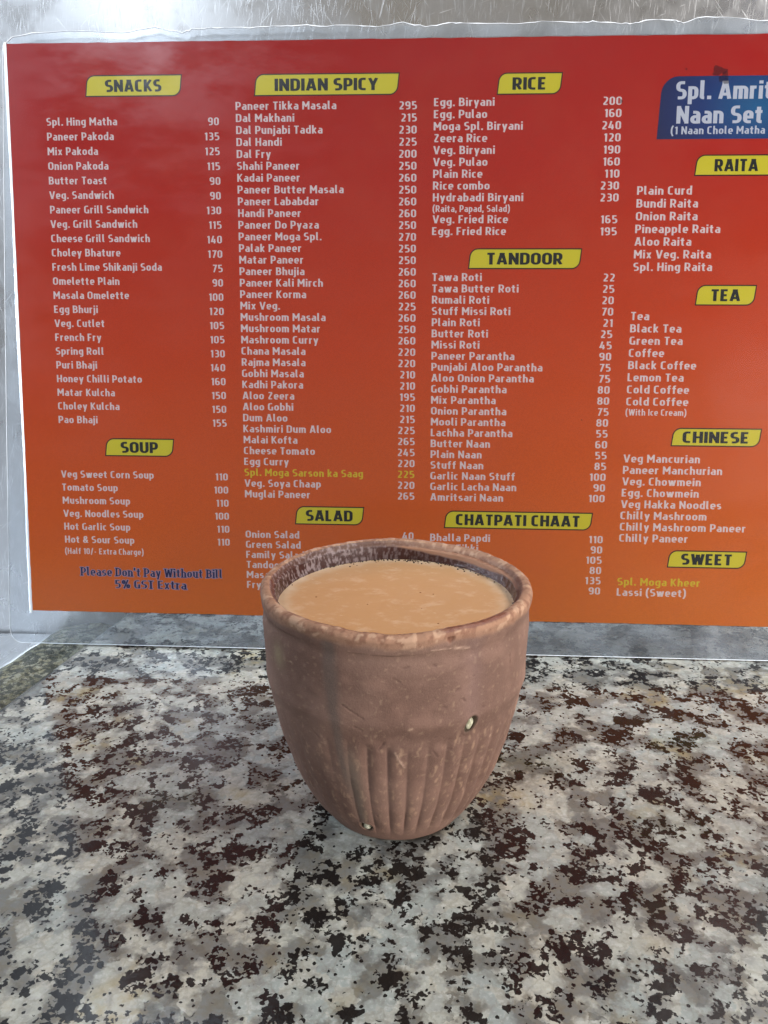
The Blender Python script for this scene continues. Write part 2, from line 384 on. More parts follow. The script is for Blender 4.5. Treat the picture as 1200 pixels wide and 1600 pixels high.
# ------------------------------------------------------------------ lettering: a heavy squared sans drawn from strokes
T_, B_, X_, H_ = .917, .083, .637, .5
GL = {
'A': (.50, ["0,0 .21,.93 .29,.93 .5,0", ".08,.27 .42,.27"]),
'B': (.40, ["0,0 0,1", "0,.917 .36,.917,.17 .36,.51,.16 0,.51", "0,.51 .40,.51,.18 .40,.083,.18 0,.083"]),
'C': (.35, [".38,.917 0,.917,.26 0,.083,.26 .38,.083"]),
'D': (.42, ["0,0 0,1", "0,.917 .42,.917,.28 .42,.083,.28 0,.083"]),
'E': (.32, [".36,.917 0,.917 0,.083 .36,.083", "0,.5 .31,.5"]),
'F': (.30, [".36,.917 0,.917 0,0", "0,.46 .31,.46"]),
'G': (.40, [".38,.917 0,.917,.26 0,.083,.26 .40,.083 .40,.5"]),
'H': (.43, ["0,0 0,1", ".43,0 .43,1", "0,.5 .43,.5"]),
'I': (.0, ["0,0 0,1"]),
'K': (.40, ["0,0 0,1", ".40,1 .11,.53 .42,0", "0,.53 .13,.53"]),
'L': (.28, ["0,1 0,.083 .33,.083"]),
'M': (.58, ["0,0 0,1", ".58,0 .58,1", "0,.95 .29,.36 .58,.95"]),
'N': (.44, ["0,0 0,1", ".44,0 .44,1", "0,.93 .44,.07"]),
'O': (.43, ["0,.083,.26 0,.917,.26 .43,.917,.26 .43,.083,.26 z"]),
'P': (.37, ["0,0 0,1", "0,.917 .38,.917,.2 .38,.40,.2 0,.40"]),
'R': (.40, ["0,0 0,1", "0,.917 .38,.917,.2 .38,.42,.2 0,.42", ".2,.42 .41,0"]),
'S': (.36, [".36,.917 0,.917,.19 0,.5,.17 .37,.5,.19 .37,.083,.19 0,.083"]),
'T': (.36, ["-.07,.917 .43,.917", ".18,0 .18,.917"]),
'U': (.42, ["0,1 0,.083,.24 .42,.083,.24 .42,1"]),
'V': (.46, ["-.02,1 .20,.06 .26,.06 .48,1"]),
'W': (.72, ["0,1 .15,.06 .19,.06 .35,.85 .39,.85 .54,.06 .58,.06 .73,1"]),
'X': (.40, ["0,0 .40,1", "0,1 .40,0"]),
'Y': (.42, ["-.02,1 .21,.42 .44,1", ".21,.5 .21,0"]),
'Z': (.38, ["0,.917 .40,.917", ".37,.88 .03,.12", "0,.083 .40,.083"]),
'a': (.31, [".03,.637 .32,.637,.18 .32,0", ".32,.39 0,.39,.15 0,.075,.15 .32,.075"]),
'b': (.34, ["0,0 0,1.04", "0,.637 .34,.637,.19 .34,.083,.19 0,.083"]),
'c': (.25, [".29,.637 0,.637,.2 0,.083,.2 .29,.083"]),
'd': (.34, [".34,0 .34,1.04", ".34,.637 0,.637,.19 0,.083,.19 .34,.083"]),
'e': (.33, [".32,.075 0,.075,.2 0,.645,.2 .33,.645,.18 .33,.34 0,.34"]),
'f': (.20, [".28,.95 .08,.95,.16 .08,0", "-.10,.645 .27,.645"]),
'g': (.34, [".34,.637 0,.637,.19 0,.10,.19 .34,.10", ".34,.72 .34,-.20,.18 .04,-.20"]),
'h': (.33, ["0,0 0,1.04", "0,.637 .33,.637,.19 .33,0"]),
'i': (.0, ["0,0 0,.72", "0,.83 0,1.0"]),
'j': (.0, ["0,.72 0,-.2,.14 -.16,-.2", "0,.83 0,1.0"]),
'k': (.31, ["0,0 0,1.04", ".31,.72 .10,.38 .33,0", "0,.38 .12,.38"]),
'l': (.10, ["0,1.04 0,.083,.12 .14,.083"]),
'm': (.60, ["0,0 0,.72", "0,.637 .30,.637,.16 .30,0", ".18,.637 .60,.637,.16 .60,0"]),
'n': (.33, ["0,0 0,.72", "0,.637 .33,.637,.19 .33,0"]),
'o': (.34, ["0,.083,.19 0,.637,.19 .34,.637,.19 .34,.083,.19 z"]),
'p': (.34, ["0,-.27 0,.72", "0,.637 .34,.637,.19 .34,.083,.19 0,.083"]),
'r': (.18, ["0,0 0,.72", "0,.5 .04,.637,.1 .24,.637"]),
's': (.27, [".28,.637 0,.637,.14 0,.36,.12 .28,.36,.13 .28,.083,.14 0,.083"]),
't': (.22, [".08,.92 .08,.075,.16 .26,.075", "-.11,.645 .27,.645"]),
'u': (.33, ["0,.72 0,.083,.19 .33,.083", ".33,0 .33,.72"]),
'v': (.36, ["-.01,.72 .16,.05 .20,.05 .37,.72"]),
'w': (.58, ["-.01,.72 .12,.05 .16,.05 .28,.6 .31,.6 .42,.05 .46,.05 .59,.72"]),
'x': (.32, ["0,0 .32,.72", "0,.72 .32,0"]),
'y': (.34, ["-.01,.72 .17,.04", ".35,.72 .10,-.27"]),
'z': (.30, ["0,.637 .32,.637", ".29,.60 .03,.12", "0,.083 .32,.083"]),
'0': (.37, ["0,.083,.22 0,.917,.22 .37,.917,.22 .37,.083,.22 z"]),
'1': (.16, ["-.03,.80 .15,.93 .15,0"]),
'2': (.36, ["0,.917 .35,.917,.19 .35,.56,.16 .03,.12", "-.02,.083 .40,.083"]),
'3': (.36, ["0,.917 .35,.917,.17 .35,.52,.15 .06,.52", ".06,.52 .37,.52,.17 .37,.083,.17 0,.083"]),
'4': (.40, [".20,1 .0,.25 .45,.25", ".31,.58 .31,0"]),
'5': (.36, [".36,.917 .03,.917 .03,.55 .37,.55,.18 .37,.083,.18 0,.083"]),
'6': (.37, [".34,.917 0,.917,.24 0,.083,.2 .37,.083,.2 .37,.54,.18 0,.54"]),
'7': (.36, ["0,.917 .37,.917 .12,0"]),
'8': (.37, [".02,.51,.17 .02,.917,.17 .35,.917,.17 .35,.51,.17 z", "0,.083,.18 0,.51,.18 .37,.51,.18 .37,.083,.18 z"]),
'9': (.37, [".03,.083 .37,.083,.24 .37,.917,.2 0,.917,.2 0,.46,.18 .37,.46"]),
'.': (.0, ["0,0 0,.19"]), ',': (.0, ["0.01,.19 -.04,-.14"]), "'": (.0, ["0.01,1.02 -.03,.72"]),
'(': (.12, [".17,1.1 0,.78,.3 0,.10,.3 .17,-.22"]), ')': (.12, ["-.05,1.1 .12,.78,.3 .12,.10,.3 -.05,-.22"]),
'/': (.26, ["0,-.1 .26,1.05"]), '-': (.20, ["-.02,.37 .22,.37"]),
'&': (.46, [".50,0 .07,.62,.10 .09,.92,.12 .36,.92,.12 .34,.60,.1 0,.42,.12 0,.083,.18 .30,.083,.12 .46,.46"]),
'%': (.62, ["0,.55,.11 0,.93,.11 .2,.93,.11 .2,.55,.11 z", ".44,.07,.11 .44,.45,.11 .64,.45,.11 .64,.07,.11 z", ".12,0 .52,1"]),
}
def stroke_path(s):
    closed = s.endswith(' z'); s = s[:-2] if closed else s
    pts = [tuple(float(a) for a in p.split(',')) for p in s.split()]
    out = []; N = len(pts)
    for i, p in enumerate(pts):
        r = p[2] if len(p) > 2 else 0
        if r == 0 or (not closed and i in (0, N - 1)):
            out.append(Vector(p[:2])); continue
        P = Vector(p[:2]); A = Vector(pts[i - 1][:2]); Bn = Vector(pts[(i + 1) % N][:2])
        a = (A - P); b = (Bn - P); r_ = min(r, a.length * .5, b.length * .5)
        a = P + a.normalized() * r_; b = P + b.normalized() * r_
        for k in range(5):
            t = k / 4; k_ = .62
            c1_ = a.lerp(P, k_); c2_ = b.lerp(P, k_)
            out.append(a * (1 - t) ** 3 + c1_ * 3 * t * (1 - t) ** 2 + c2_ * 3 * t * t * (1 - t) + b * t ** 3)
    q = [out[0]]
    for p in out[1:]:
        if (p - q[-1]).length > 1e-4: q.append(p)
    if closed and (q[0] - q[-1]).length < 1e-4: q.pop()
    return q, closed
_cache = {}
def convex(ps):
    ps = sorted({(round(p.x, 6), round(p.y, 6)) for p in ps})
    def half(seq):
        h = []
        for p in seq:
            while len(h) > 1 and (h[-1][0] - h[-2][0]) * (p[1] - h[-2][1]) - (h[-1][1] - h[-2][1]) * (p[0] - h[-2][0]) <= 1e-9: h.pop()
            h.append(p)
        return h[:-1]
    return [Vector(p) for p in half(ps) + half(ps[::-1])]
def glyph(ch, wx, wy, serif=False, grow=0.0):
    key = (ch, wx, wy, serif, grow)
    if key in _cache: return _cache[key]
    adv, strokes = GL[ch]
    pv = []; pf = []
    def add_path(q, closed, wx, wy):
        N = len(q); L = []; Rr = []
        for i in range(N):
            if closed: a, b = q[i - 1], q[(i + 1) % N]
            else: a, b = q[max(i - 1, 0)], q[min(i + 1, N - 1)]
            d0 = (q[i] - a); d1 = (b - q[i])
            if d0.length < 1e-6: d0 = d1
            if d1.length < 1e-6: d1 = d0
            n0 = Vector((-d0.y, d0.x)).normalized(); n1 = Vector((-d1.y, d1.x)).normalized()
            # anisotropic pen: thickness by direction
            t0 = 1 / math.sqrt((n0.x / wx) ** 2 + (n0.y / wy) ** 2); t1 = 1 / math.sqrt((n1.x / wx) ** 2 + (n1.y / wy) ** 2)
            det = n0.x * n1.y - n0.y * n1.x
            if abs(det) < 0.05: off = n0 * t0
            else: off = Vector(((t0 * n1.y - t1 * n0.y) / det, (t1 * n0.x - t0 * n1.x) / det))
            if off.length > 2.2 * max(t0, t1): off = off.normalized() * 2.2 * max(t0, t1)
            c = q[i].copy()
            if not closed and grow:
                if i == 0: c = c - d1.normalized() * grow
                if i == N - 1: c = c + d0.normalized() * grow
            L.append(c + off); Rr.append(c - off)
        for i in range(N if closed else N - 1):
            j = (i + 1) % N; b_ = len(pv)
            hull = convex([Rr[i], Rr[j], L[j], L[i]])
            if len(hull) < 3: continue
            pv.extend(hull); pf.append(list(range(b_, b_ + len(hull))))
    for s in strokes:
        q, closed = stroke_path(s)
        # split at sharp corners: the two arms overlap there and the union is taken below
        runs = [[q[0]]]; ext = [[0, 0]]
        for i in range(1, len(q)):
            runs[-1].append(q[i])
            if not closed and i < len(q) - 1:
                d0 = (q[i] - q[i - 1]).normalized(); d1 = (q[i + 1] - q[i]).normalized()
                c_ = d0.dot(d1)
                if c_ < .7:
                    hx, hy = wx / 2, wy / 2
                    e0 = (hx * abs(d1.y) + hy * abs(d1.x)) if c_ > -.3 else .03
                    e1 = (hx * abs(d0.y) + hy * abs(d0.x)) if c_ > -.3 else .03
                    ext[-1][1] = e0; runs.append([q[i]]); ext.append([e1, 0])
        for run, (ea, eb) in zip(runs, ext):
            run = [p.copy() for p in run]
            if ea: run[0] = run[0] - (run[1] - run[0]).normalized() * ea
            if eb: run[-1] = run[-1] + (run[-1] - run[-2]).normalized() * eb
            add_path(run, closed, wx / 2 + grow, wy / 2 + grow)
        if serif and not closed and ch.isalpha():
            for e, nb in ((q[0], q[1]), (q[-1], q[-2])):
                if abs(e.x - nb.x) < .16 and abs(e.y - nb.y) > .12 and any(abs(e.y - k) < .02 for k in (0, 1, 1.04, .72, -.27)):
                    yy = e.y + (.03 if e.y in (0, -.27) else -.03)
                    up = e.y > .5 and ch.islower()
                    add_path([Vector((e.x - wx * .5 - .09, yy)), Vector((e.x + (0.02 if up else wx * .5 + .09), yy))], False, .03 + grow, .03 + grow)
    lo, hi = -.30, 1.12
    for p in pv:
        if ch in 'AKMNRVWXYZ0123456789&': p.y = min(max(p.y, 0 - grow), 1 + grow)
        if ch in 'kvwxz': p.y = max(p.y, 0 - grow)
        if ch in 'vwxyz': p.y = min(p.y, .72 + grow)
    r = delaunay_2d_cdt([Vector((p.x, p.y)) for p in pv], [], pf, 0, 1e-5, True)
    V, F, O = r[0], r[2], r[5]
    tri = [tuple(f) for f, o_ in zip(F, O) if len(o_)]
    res = (adv, np.array([(v.x, v.y) for v in V]), tri)
    _cache[key] = res
    return res
def text_width(s, sb=.15):
    x = 0
    for ch in s: x += .30 if ch == ' ' else GL[ch][0] + 2 * sb
    return x - .06
class Lettering:
    """collects words laid out on the sheet (millimetres) into one mesh"""
    def __init__(s): s.v = []; s.f = []
    def word(s, txt, u, v, cap, xs=1.0, align='L', wx=.19, wy=.145, sb=.155, serif=False, grow=0.0, w=0.0):
        tot = text_width(txt, sb) * cap * xs
        x = u if align == 'L' else (u - tot if align == 'R' else u - tot / 2)
        x -= 0.05 * cap * xs
        base = v - cap / 2
        for ch in txt:
            if ch == ' ': x += .30 * cap * xs; continue
            adv, V, F = glyph(ch, wx, wy, serif, grow)
            n0 = len(s.v)
            s.v += [(x + (p[0] + sb) * cap * xs, base + p[1] * cap, w) for p in V]
            s.f += [tuple(n0 + i for i in f) for f in F]
            x += (adv + 2 * sb) * cap * xs
    def build(s, name, mat, parent):
        return obj(name, s.v, s.f, mat, parent)

# ------------------------------------------------------------------ the menu
# local frame of the sheet: X along it, Y up it, Z towards the camera, unit = 1 mm
O_ = Vector((0.0, 0.3739, 0.0006))
eu = Vector((0.99868472, -0.05123711, -0.0018969)); ev = Vector((0.00977219, 0.15389479, 0.98803892)); ew = eu.cross(ev)
menu = empty('menu_card', 'laminated red and orange restaurant menu leaning upright against the steel wall', 'menu')
MW = Matrix(((eu.x, ev.x, ew.x, O_.x), (eu.y, ev.y, ew.y, O_.y), (eu.z, ev.z, ew.z, O_.z), (0, 0, 0, 1))) @ Matrix.Scale(0.001, 4)
menu.matrix_world = MW
PL, PR, PB, PT = -184.7, 222.0, 18.0, 296.8

mp, nt, b = new_mat('printed_paper'); g = G(nt)
co = g.n('ShaderNodeTexCoord').outputs['Object']
sy = g.n('ShaderNodeSeparateXYZ', {0: co}).outputs[1]
sx = g.n('ShaderNodeSeparateXYZ', {0: co}).outputs[0]
t = g.ramp(g.math('ADD', sy, g.math('MULTIPLY', sx, -0.10)), PB - 10, PT + 10, 0, 1, False)
cr = g.n('ShaderNodeValToRGB', {0: t})
el = cr.color_ramp.elements
el[0].position = 0.0; el[0].color = (0.90, 0.285, 0.046, 1)
el[1].position = 1.0; el[1].color = (0.60, 0.018, 0.018, 1)
for pos, c in ((.25, (0.87, 0.180, 0.024, 1)), (.5, (0.80, 0.098, 0.020, 1)), (.75, (0.69, 0.038, 0.018, 1))):
    e = el.new(pos); e.color = c
pn = g.noise(co, 1.6, 3, 0.7)
pc = g.mix(g.ramp(pn, 0.3, 0.7, 0, .16), cr.outputs[0], (0.30, 0.03, 0.02))
pc = g.mix(g.ramp(g.noise(co, 0.03, 3, .6), 0.4, 0.75, 0, .12), pc, (0.75, 0.16, 0.08))
g.set(b.inputs['Base Color'], pc)
b.inputs['Roughness'].default_value = 0.45
b.inputs['Specular IOR Level'].default_value = 0.0

def rect_sheet(x0, x1, y0, y1, z0, z1, jag=0.0, nseg=90):
    # a thin sheet with slightly ragged cut edges
    ring = []
    def seg(a, b_):
        for k in range(nseg):
            t = k / nseg
            x = a[0] + (b_[0] - a[0]) * t; y = a[1] + (b_[1] - a[1]) * t
            d = (random.random() - .5) * jag if k else 0
            if abs(a[0] - b_[0]) > abs(a[1] - b_[1]): y += d
            else: x += d
            ring.append((x, y))
    seg((x0, y0), (x1, y0)); seg((x1, y0), (x1, y1)); seg((x1, y1), (x0, y1)); seg((x0, y1), (x0, y0))
    n = len(ring)
    v = [(x, y, z1) for x, y in ring] + [(x, y, z0) for x, y in ring]
    f = [tuple(range(n)), tuple(range(2 * n - 1, n - 1, -1))] + [(i, n + i, n + (i + 1) % n, (i + 1) % n) for i in range(n)]
    return v, f
v, f = rect_sheet(PL, PR, PB, PT, 0.10, 0.28, 0.28)
paper = obj('printed_sheet', v, f, mp, menu)
paper['label'] = 'printed paper sheet fading from dark red at the top to orange at the bottom'
M_white = flat_material('white_ink', (0.93, 0.80, 0.77), 0.5, 0.0, 0.07)
M_yellow_ink = flat_material('yellow_ink', (0.86, 0.66, 0.03), 0.5, 0.3, 0.06)
M_black = flat_material('black_ink', (0.018, 0.020, 0.018), 0.5, 0.3)
M_yel = flat_material('yellow_banner_ink', (0.84, 0.72, 0.035), 0.5, 0.3, 0.04)
M_outl = flat_material('dark_outline_ink', (0.045, 0.012, 0.006), 0.5, 0.3)
M_navy = flat_material('navy_ink', (0.018, 0.016, 0.11), 0.5, 0.3)
M_lav = flat_material('pale_outline_ink', (0.52, 0.42, 0.58), 0.5, 0.3)
ZI = 0.30

def lerp_rows(a, b_, n):
    return [(a[0] + (b_[0] - a[0]) * k / max(n - 1, 1), a[1] + (b_[1] - a[1]) * k / max(n - 1, 1)) for k in range(n)]
CAP = 3.65
def block(name, rows, a, b_, align='L', cap=CAP, xs=0.80, mat=None, label=None, skip=()):
    L = Lettering(); 
    for k, (s, (u, v)) in enumerate(zip(rows, lerp_rows(a, b_, len(rows)))):
        if k in skip or not s: continue
        L.word(s, u, v, cap, xs, align, w=ZI)
    o = L.build(name, mat or M_white, menu)
    if label: o['label'] = label
    return o
def one(name, s, u, v, cap, xs, align, mat, parent=None, **kw):
    L = Lettering(); L.word(s, u, v, cap, xs, align, w=kw.pop('w', ZI), **kw)
    return L.build(name, mat, parent or menu)

XS = dict(snacks=1.17, spicy=1.215, rice=1.235, right=1.24)
CAPS = dict(snacks=3.65, spicy=3.70, rice=3.75, right=3.90)
snacks = ['Spl. Hing Matha', 'Paneer Pakoda', 'Mix Pakoda', 'Onion Pakoda', 'Butter Toast', 'Veg. Sandwich', 'Paneer Grill Sandwich', 'Veg. Grill Sandwich', 'Cheese Grill Sandwich', 'Choley Bhature', 'Fresh Lime Shikanji Soda', 'Omelette Plain', 'Masala Omelette', 'Egg Bhurji', 'Veg. Cutlet', 'French Fry', 'Spring Roll', 'Puri Bhaji', 'Honey Chilli Potato', 'Matar Kulcha', 'Choley Kulcha', 'Pao Bhaji']
snacksP = '90 135 125 115 90 90 130 115 140 170 75 90 100 120 105 105 130 140 160 150 150 155'.split()
spicy = ['Paneer Tikka Masala', 'Dal Makhani', 'Dal Punjabi Tadka', 'Dal Handi', 'Dal Fry', 'Shahi Paneer', 'Kadai Paneer', 'Paneer Butter Masala', 'Paneer Lababdar', 'Handi Paneer', 'Paneer Do Pyaza', 'Paneer Moga Spl.', 'Palak Paneer', 'Matar Paneer', 'Paneer Bhujia', 'Paneer Kali Mirch', 'Paneer Korma', 'Mix Veg.', 'Mushroom Masala', 'Mushroom Matar', 'Mashroom Curry', 'Chana Masala', 'Rajma Masala', 'Gobhi Masala', 'Kadhi Pakora', 'Aloo Zeera', 'Aloo Gobhi', 'Dum Aloo', 'Kashmiri Dum Aloo', 'Malai Kofta', 'Cheese Tomato', 'Egg Curry', 'Spl. Moga Sarson ka Saag', 'Veg. Soya Chaap', 'Muglai Paneer']
spicyP = '295 215 230 225 200 250 260 250 260 260 250 270 250 250 260 260 260 225 260 250 260 220 220 210 210 195 210 215 225 265 245 220 225 220 265'.split()
tand = ['Tawa Roti', 'Tawa Butter Roti', 'Rumali Roti', 'Stuff Missi Roti', 'Plain Roti', 'Butter Roti', 'Missi Roti', 'Paneer Parantha', 'Punjabi Aloo Parantha', 'Aloo Onion Parantha', 'Gobhi Parantha', 'Mix Parantha', 'Onion Parantha', 'Mooli Parantha', 'Lachha Parantha', 'Butter Naan', 'Plain Naan', 'Stuff Naan', 'Garlic Naan Stuff', 'Garlic Lacha Naan', 'Amritsari Naan']
tandP = '22 25 20 70 21 25 45 90 75 75 80 80 75 80 55 60 55 85 100 90 100'.split()
block('dish_names', snacks, (-166.6, 261.0), (-166.6, 117.6), xs=XS['snacks'], cap=CAPS['snacks'], label='white names of the snacks in the first column')
block('prices', snacksP, (-81.7, 260.6), (-80.1, 116.6), 'R', xs=XS['snacks'], cap=CAPS['snacks'], label='white prices of the snacks')
block('dish_names', ['Veg Sweet Corn Soup', 'Tomato Soup', 'Mushroom Soup', 'Veg. Noodles Soup', 'Hot Garlic Soup', 'Hot & Sour Soup'], (-166.4, 89.9), (-165.8, 56.1), xs=XS['snacks'], cap=CAPS['snacks'], label='white names of the soups')
one('small_note', '(Half 10/- Extra Charge)', -166.0, 50.0, 3.15, 1.03, 'L', M_white)['label'] = 'small white note in brackets under the soups'
block('prices', '110 100 110 100 110 110'.split(), (-79.9, 89.5), (-79.4, 56.0), 'R', xs=XS['snacks'], cap=CAPS['snacks'], label='white prices of the soups')
block('dish_names', spicy, (-73.8, 267.5), (-71.5, 81.1), xs=XS['spicy'], cap=CAPS['spicy'], skip=(32,), label='white names of the spicy dishes in the second column')
block('prices', spicyP, (13.2, 267.1), (14.7, 81.1), 'R', xs=XS['spicy'], cap=CAPS['spicy'], skip=(32,), label='white prices of the spicy dishes')
(u, v) = lerp_rows((-73.8, 267.5), (-71.5, 81.1), 35)[32]
one('special_dish', spicy[32], u, v, CAPS['spicy'], XS['spicy'], 'L', M_yellow_ink)['label'] = 'yellow line with the special dish near the end of the second column'
one('special_price', '225', 14.5, lerp_rows((13.2, 267.1), (14.7, 81.1), 35)[32][1], CAPS['spicy'], XS['spicy'], 'R', M_yellow_ink)['label'] = 'yellow price of the special dish'
block('dish_names', ['Egg. Biryani', 'Egg. Pulao', 'Moga Spl. Biryani', 'Zeera Rice', 'Veg. Biryani', 'Veg. Pulao', 'Plain Rice', 'Rice combo', 'Hydrabadi Biryani'], (21.0, 268.4), (21.2, 225.2), xs=XS['rice'], cap=CAPS['rice'], label='white names of the rice dishes')
one('small_note', '(Raita, Papad, Salad)', 21.2, 220.0, 3.15, 1.07, 'L', M_white)['label'] = 'small white note in brackets among the rice dishes'
block('dish_names', ['Veg. Fried Rice', 'Egg. Fried Rice'], (21.3, 215.1), (21.1, 209.6), xs=XS['rice'], cap=CAPS['rice'], label='white names of the two fried rice dishes')
block('prices', '200 160 240 120 190 160 110 230 230'.split(), (108.9, 268.3), (109.4, 224.9), 'R', xs=XS['rice'], cap=CAPS['rice'], label='white prices of the rice dishes')
block('prices', ['165', '195'], (109.2, 214.9), (109.2, 209.4), 'R', xs=XS['rice'], cap=CAPS['rice'], label='white prices of the fried rice')
block('dish_names', tand, (21.5, 188.1), (22.4, 80.9), xs=XS['rice'], cap=CAPS['rice'], label='white names of the breads in the third column')
block('prices', tandP, (109.3, 188.0), (109.1, 81.3), 'R', xs=XS['rice'], cap=CAPS['rice'], label='white prices of the breads')
block('dish_names', ['Onion Salad', 'Green Salad', 'Family Salad', 'Tandoori Salad', 'Masala Papad', 'Fry Papad'], (-71.4, 60.4), (-71.0, 34.2), xs=XS['spicy'], cap=CAPS['spicy'], label='white names of the salads, partly behind the cup')
block('prices', '40 50 70 90 40 30'.split(), (14.6, 60.9), (14.7, 34.2), 'R', xs=XS['spicy'], cap=CAPS['spicy'], label='white prices of the salads behind the cup')
block('dish_names', ['Bhalla Papdi', 'Aloo Tikki', 'Papdi Chaat', 'Gol Gappe', 'Raj Kachori', 'Dahi Bhalla'], (22.7, 60.4), (22.9, 34.0), xs=XS['rice'], cap=CAPS['rice'], label='white names of the chaat dishes, mostly behind the cup')
block('prices', '110 90 105 80 135 90'.split(), (109.1, 60.7), (108.9, 34.5), 'R', xs=XS['rice'], cap=CAPS['rice'], label='white prices of the chaat dishes')
block('dish_names', ['Plain Curd', 'Bundi Raita', 'Onion Raita', 'Pineapple Raita', 'Aloo Raita', 'Mix Veg. Raita', 'Spl. Hing Raita'], (117.6, 228.0), (117.5, 193.0), xs=XS['right'], cap=CAPS['right'], label='white names of the curd dishes in the fourth column')
block('dish_names', ['Tea', 'Black Tea', 'Green Tea', 'Coffee', 'Black Coffee', 'Lemon Tea', 'Cold Coffee', 'Cold Coffee'], (117.4, 170.0), (117.2, 129.2), xs=XS['right'], cap=CAPS['right'], label='white names of the teas and coffees')
one('small_note', '(With Ice Cream)', 117.1, 124.0, 3.15, 1.07, 'L', M_white)['label'] = 'small white note in brackets under the coffees'
block('dish_names', ['Veg Mancurian', 'Paneer Manchurian', 'Veg. Chowmein', 'Egg. Chowmein', 'Veg Hakka Noodles', 'Chilly Mashroom', 'Chilly Mashroom Paneer', 'Chilly Paneer'], (117.2, 101.4), (116.9, 61.8), xs=XS['right'], cap=CAPS['right'], label='white names of the noodle dishes')
one('special_dish', 'Spl. Moga Kheer', 117.0, 39.6, CAPS['right'], XS['right'], 'L', M_yellow_ink)['label'] = 'yellow line with the special sweet'
one('dish_names', 'Lassi (Sweet)', 116.9, 34.2, CAPS['right'], XS['right'], 'L', M_white)['label'] = 'white name of the sweet drink at the bottom right'

def tab_outline(x0, x1, y0, y1, r=3.2, lean=0.9, d=0.0):
    # leaning tab with a round upper-left and lower-right corner, grown by d
    x0 -= d; x1 += d; y0 -= d; y1 += d; r += d
    h = y1 - y0
    pts = [(x0 - 0.0, y0)]
    pts_ = []
    pts_.append((x0, y0))
    for k in range(7):
        a = R(90 * k / 6)
        pts_.append((x1 - r + r * math.sin(a), y0 + r - r * math.cos(a)))
    pts_.append((x1 + lean * 0, y1))
    for k in range(7):
        a = R(90 * k / 6)
        pts_.append((x0 + r - r * math.sin(a), y1 - r + r * math.cos(a)))
    return [(x + lean * ((y - y0) / h - .5), y) for x, y in pts_]
def tab(name, x0, x1, y0, y1, z0, z1, mat, parent, **kw):
    p = tab_outline(x0, x1, y0, y1, **kw); n = len(p)
    v = [(x, y, z1) for x, y in p] + [(x, y, z0) for x, y in p]
    f = [tuple(range(n)), tuple(range(2 * n - 1, n - 1, -1))] + [(i, n + i, n + (i + 1) % n, (i + 1) % n) for i in range(n)]
    return obj(name, v, f, mat, parent)
BAN = {
'SNACKS': (-145.86, 281.56, -100.46, 272.7, 27.2), 'INDIAN SPICY': (-63.8, 281.31, 3.71, 272.33, 48.6), 'RICE': (51.39, 280.7, 79.98, 271.92, 15.6),
'TANDOOR': (39.78, 201.04, 92.06, 192.41, 36.0), 'RAITA': (144.71, 243.49, 181.5, 234.99, 19.9), 'TEA': (148.44, 184.14, 175.1, 175.56, 13.9),
'CHINESE': (140.69, 116.11, 182.01, 108.16, 31.5), 'SWEET': (142.09, 55.43, 178.89, 47.71, 24.8), 'CHATPATI CHAAT': (30.55, 73.59, 102.5, 65.72, 61.0),
'SALAD': (-44.96, 74.67, -11.69, 66.37, 23.6), 'SOUP': (-142.09, 107.86, -108.29, 99.83, 19.0)}
for word_, (x0, y1, x1, y0, tw) in BAN.items():
    bn = tab('header_tab', x0, x1, y0, y1, 0.295, 0.32, M_yel, menu)
    bn['label'] = 'yellow header tab reading ' + word_
    tab('tab_outline', x0, x1, y0, y1, 0.285, 0.30, M_outl, bn, d=0.55)
    cap = 5.5
    natural = text_width(word_) * cap
    L = Lettering(); L.word(word_, (x0 + x1) / 2, (y0 + y1) / 2, cap, tw / natural, 'C', wx=.235, wy=.18, w=0.335)
    L.build('tab_lettering', M_black, bn)

mb, nt, b = new_mat('blue_print'); g = G(nt)
co = g.n('ShaderNodeTexCoord').outputs['Object']
dd = g.n('ShaderNodeVectorMath', {0: g.mapping(co, (0, 0, 0), (1.0, 1.5, 0), (-172.0, -265.0 * 1.5, 0))}, operation='LENGTH').outputs['Value']
cr = g.n('ShaderNodeValToRGB', {0: g.math('DIVIDE', dd, 52.0)})
cr.color_ramp.elements[0].color = (0.006, 0.17, 0.38, 1); cr.color_ramp.elements[1].color = (0.008, 0.012, 0.11, 1)
e = cr.color_ramp.elements.new(.5); e.color = (0.006, 0.05, 0.24, 1)
g.set(b.inputs['Base Color'], cr.outputs[0]); b.inputs['Roughness'].default_value = 0.5
bb = tab('offer_box', 126.2, 216.0, 251.0, 278.8, 0.295, 0.32, mb, menu, r=7.5, lean=1.4)
bb['label'] = 'blue offer box at the top right of the menu'
M_bright = flat_material('bright_white_ink', (0.74, 0.74, 0.80), 0.5, 0.3, 0.05)
L = Lettering()
cap = 8.0
k = 39.5 / (text_width('Naan Set') * cap)
L.word('Spl. Amritsari', 133.4, 272.6, cap, 43.4 / (text_width('Spl. Amrit') * cap), 'L', wx=.225, wy=.165, w=0.335)
L.word('Naan Set', 134.2, 261.8, 7.8, k * 1.02, 'L', wx=.225, wy=.165, w=0.335)
L.word('(1 Naan Chole Matha & Salad)', 131.8, 254.9, 3.5, 47.0 / (text_width('(1 Naan Chole Matha &') * 3.5), 'L', w=0.335)
L.build('offer_lettering', M_bright, bb)

for s, u, v, wd in (("Please Don't Pay Without Bill", -120.8, 39.3, 74.5), ('5% GST Extra', -121.3, 33.0, 37.8)):
    cap = 4.5; k = wd / (text_width(s, .16) * cap)
    o = one('notice', s, u, v, cap, k, 'C', M_navy, wx=.185, wy=.085, sb=.16, serif=True, w=0.335)
    o['label'] = 'navy serif notice line near the lower left corner of the menu'
    one('notice_outline', s, u, v, cap, k, 'C', M_lav, parent=o, wx=.185, wy=.085, sb=.16, serif=True, grow=.06, w=0.31)

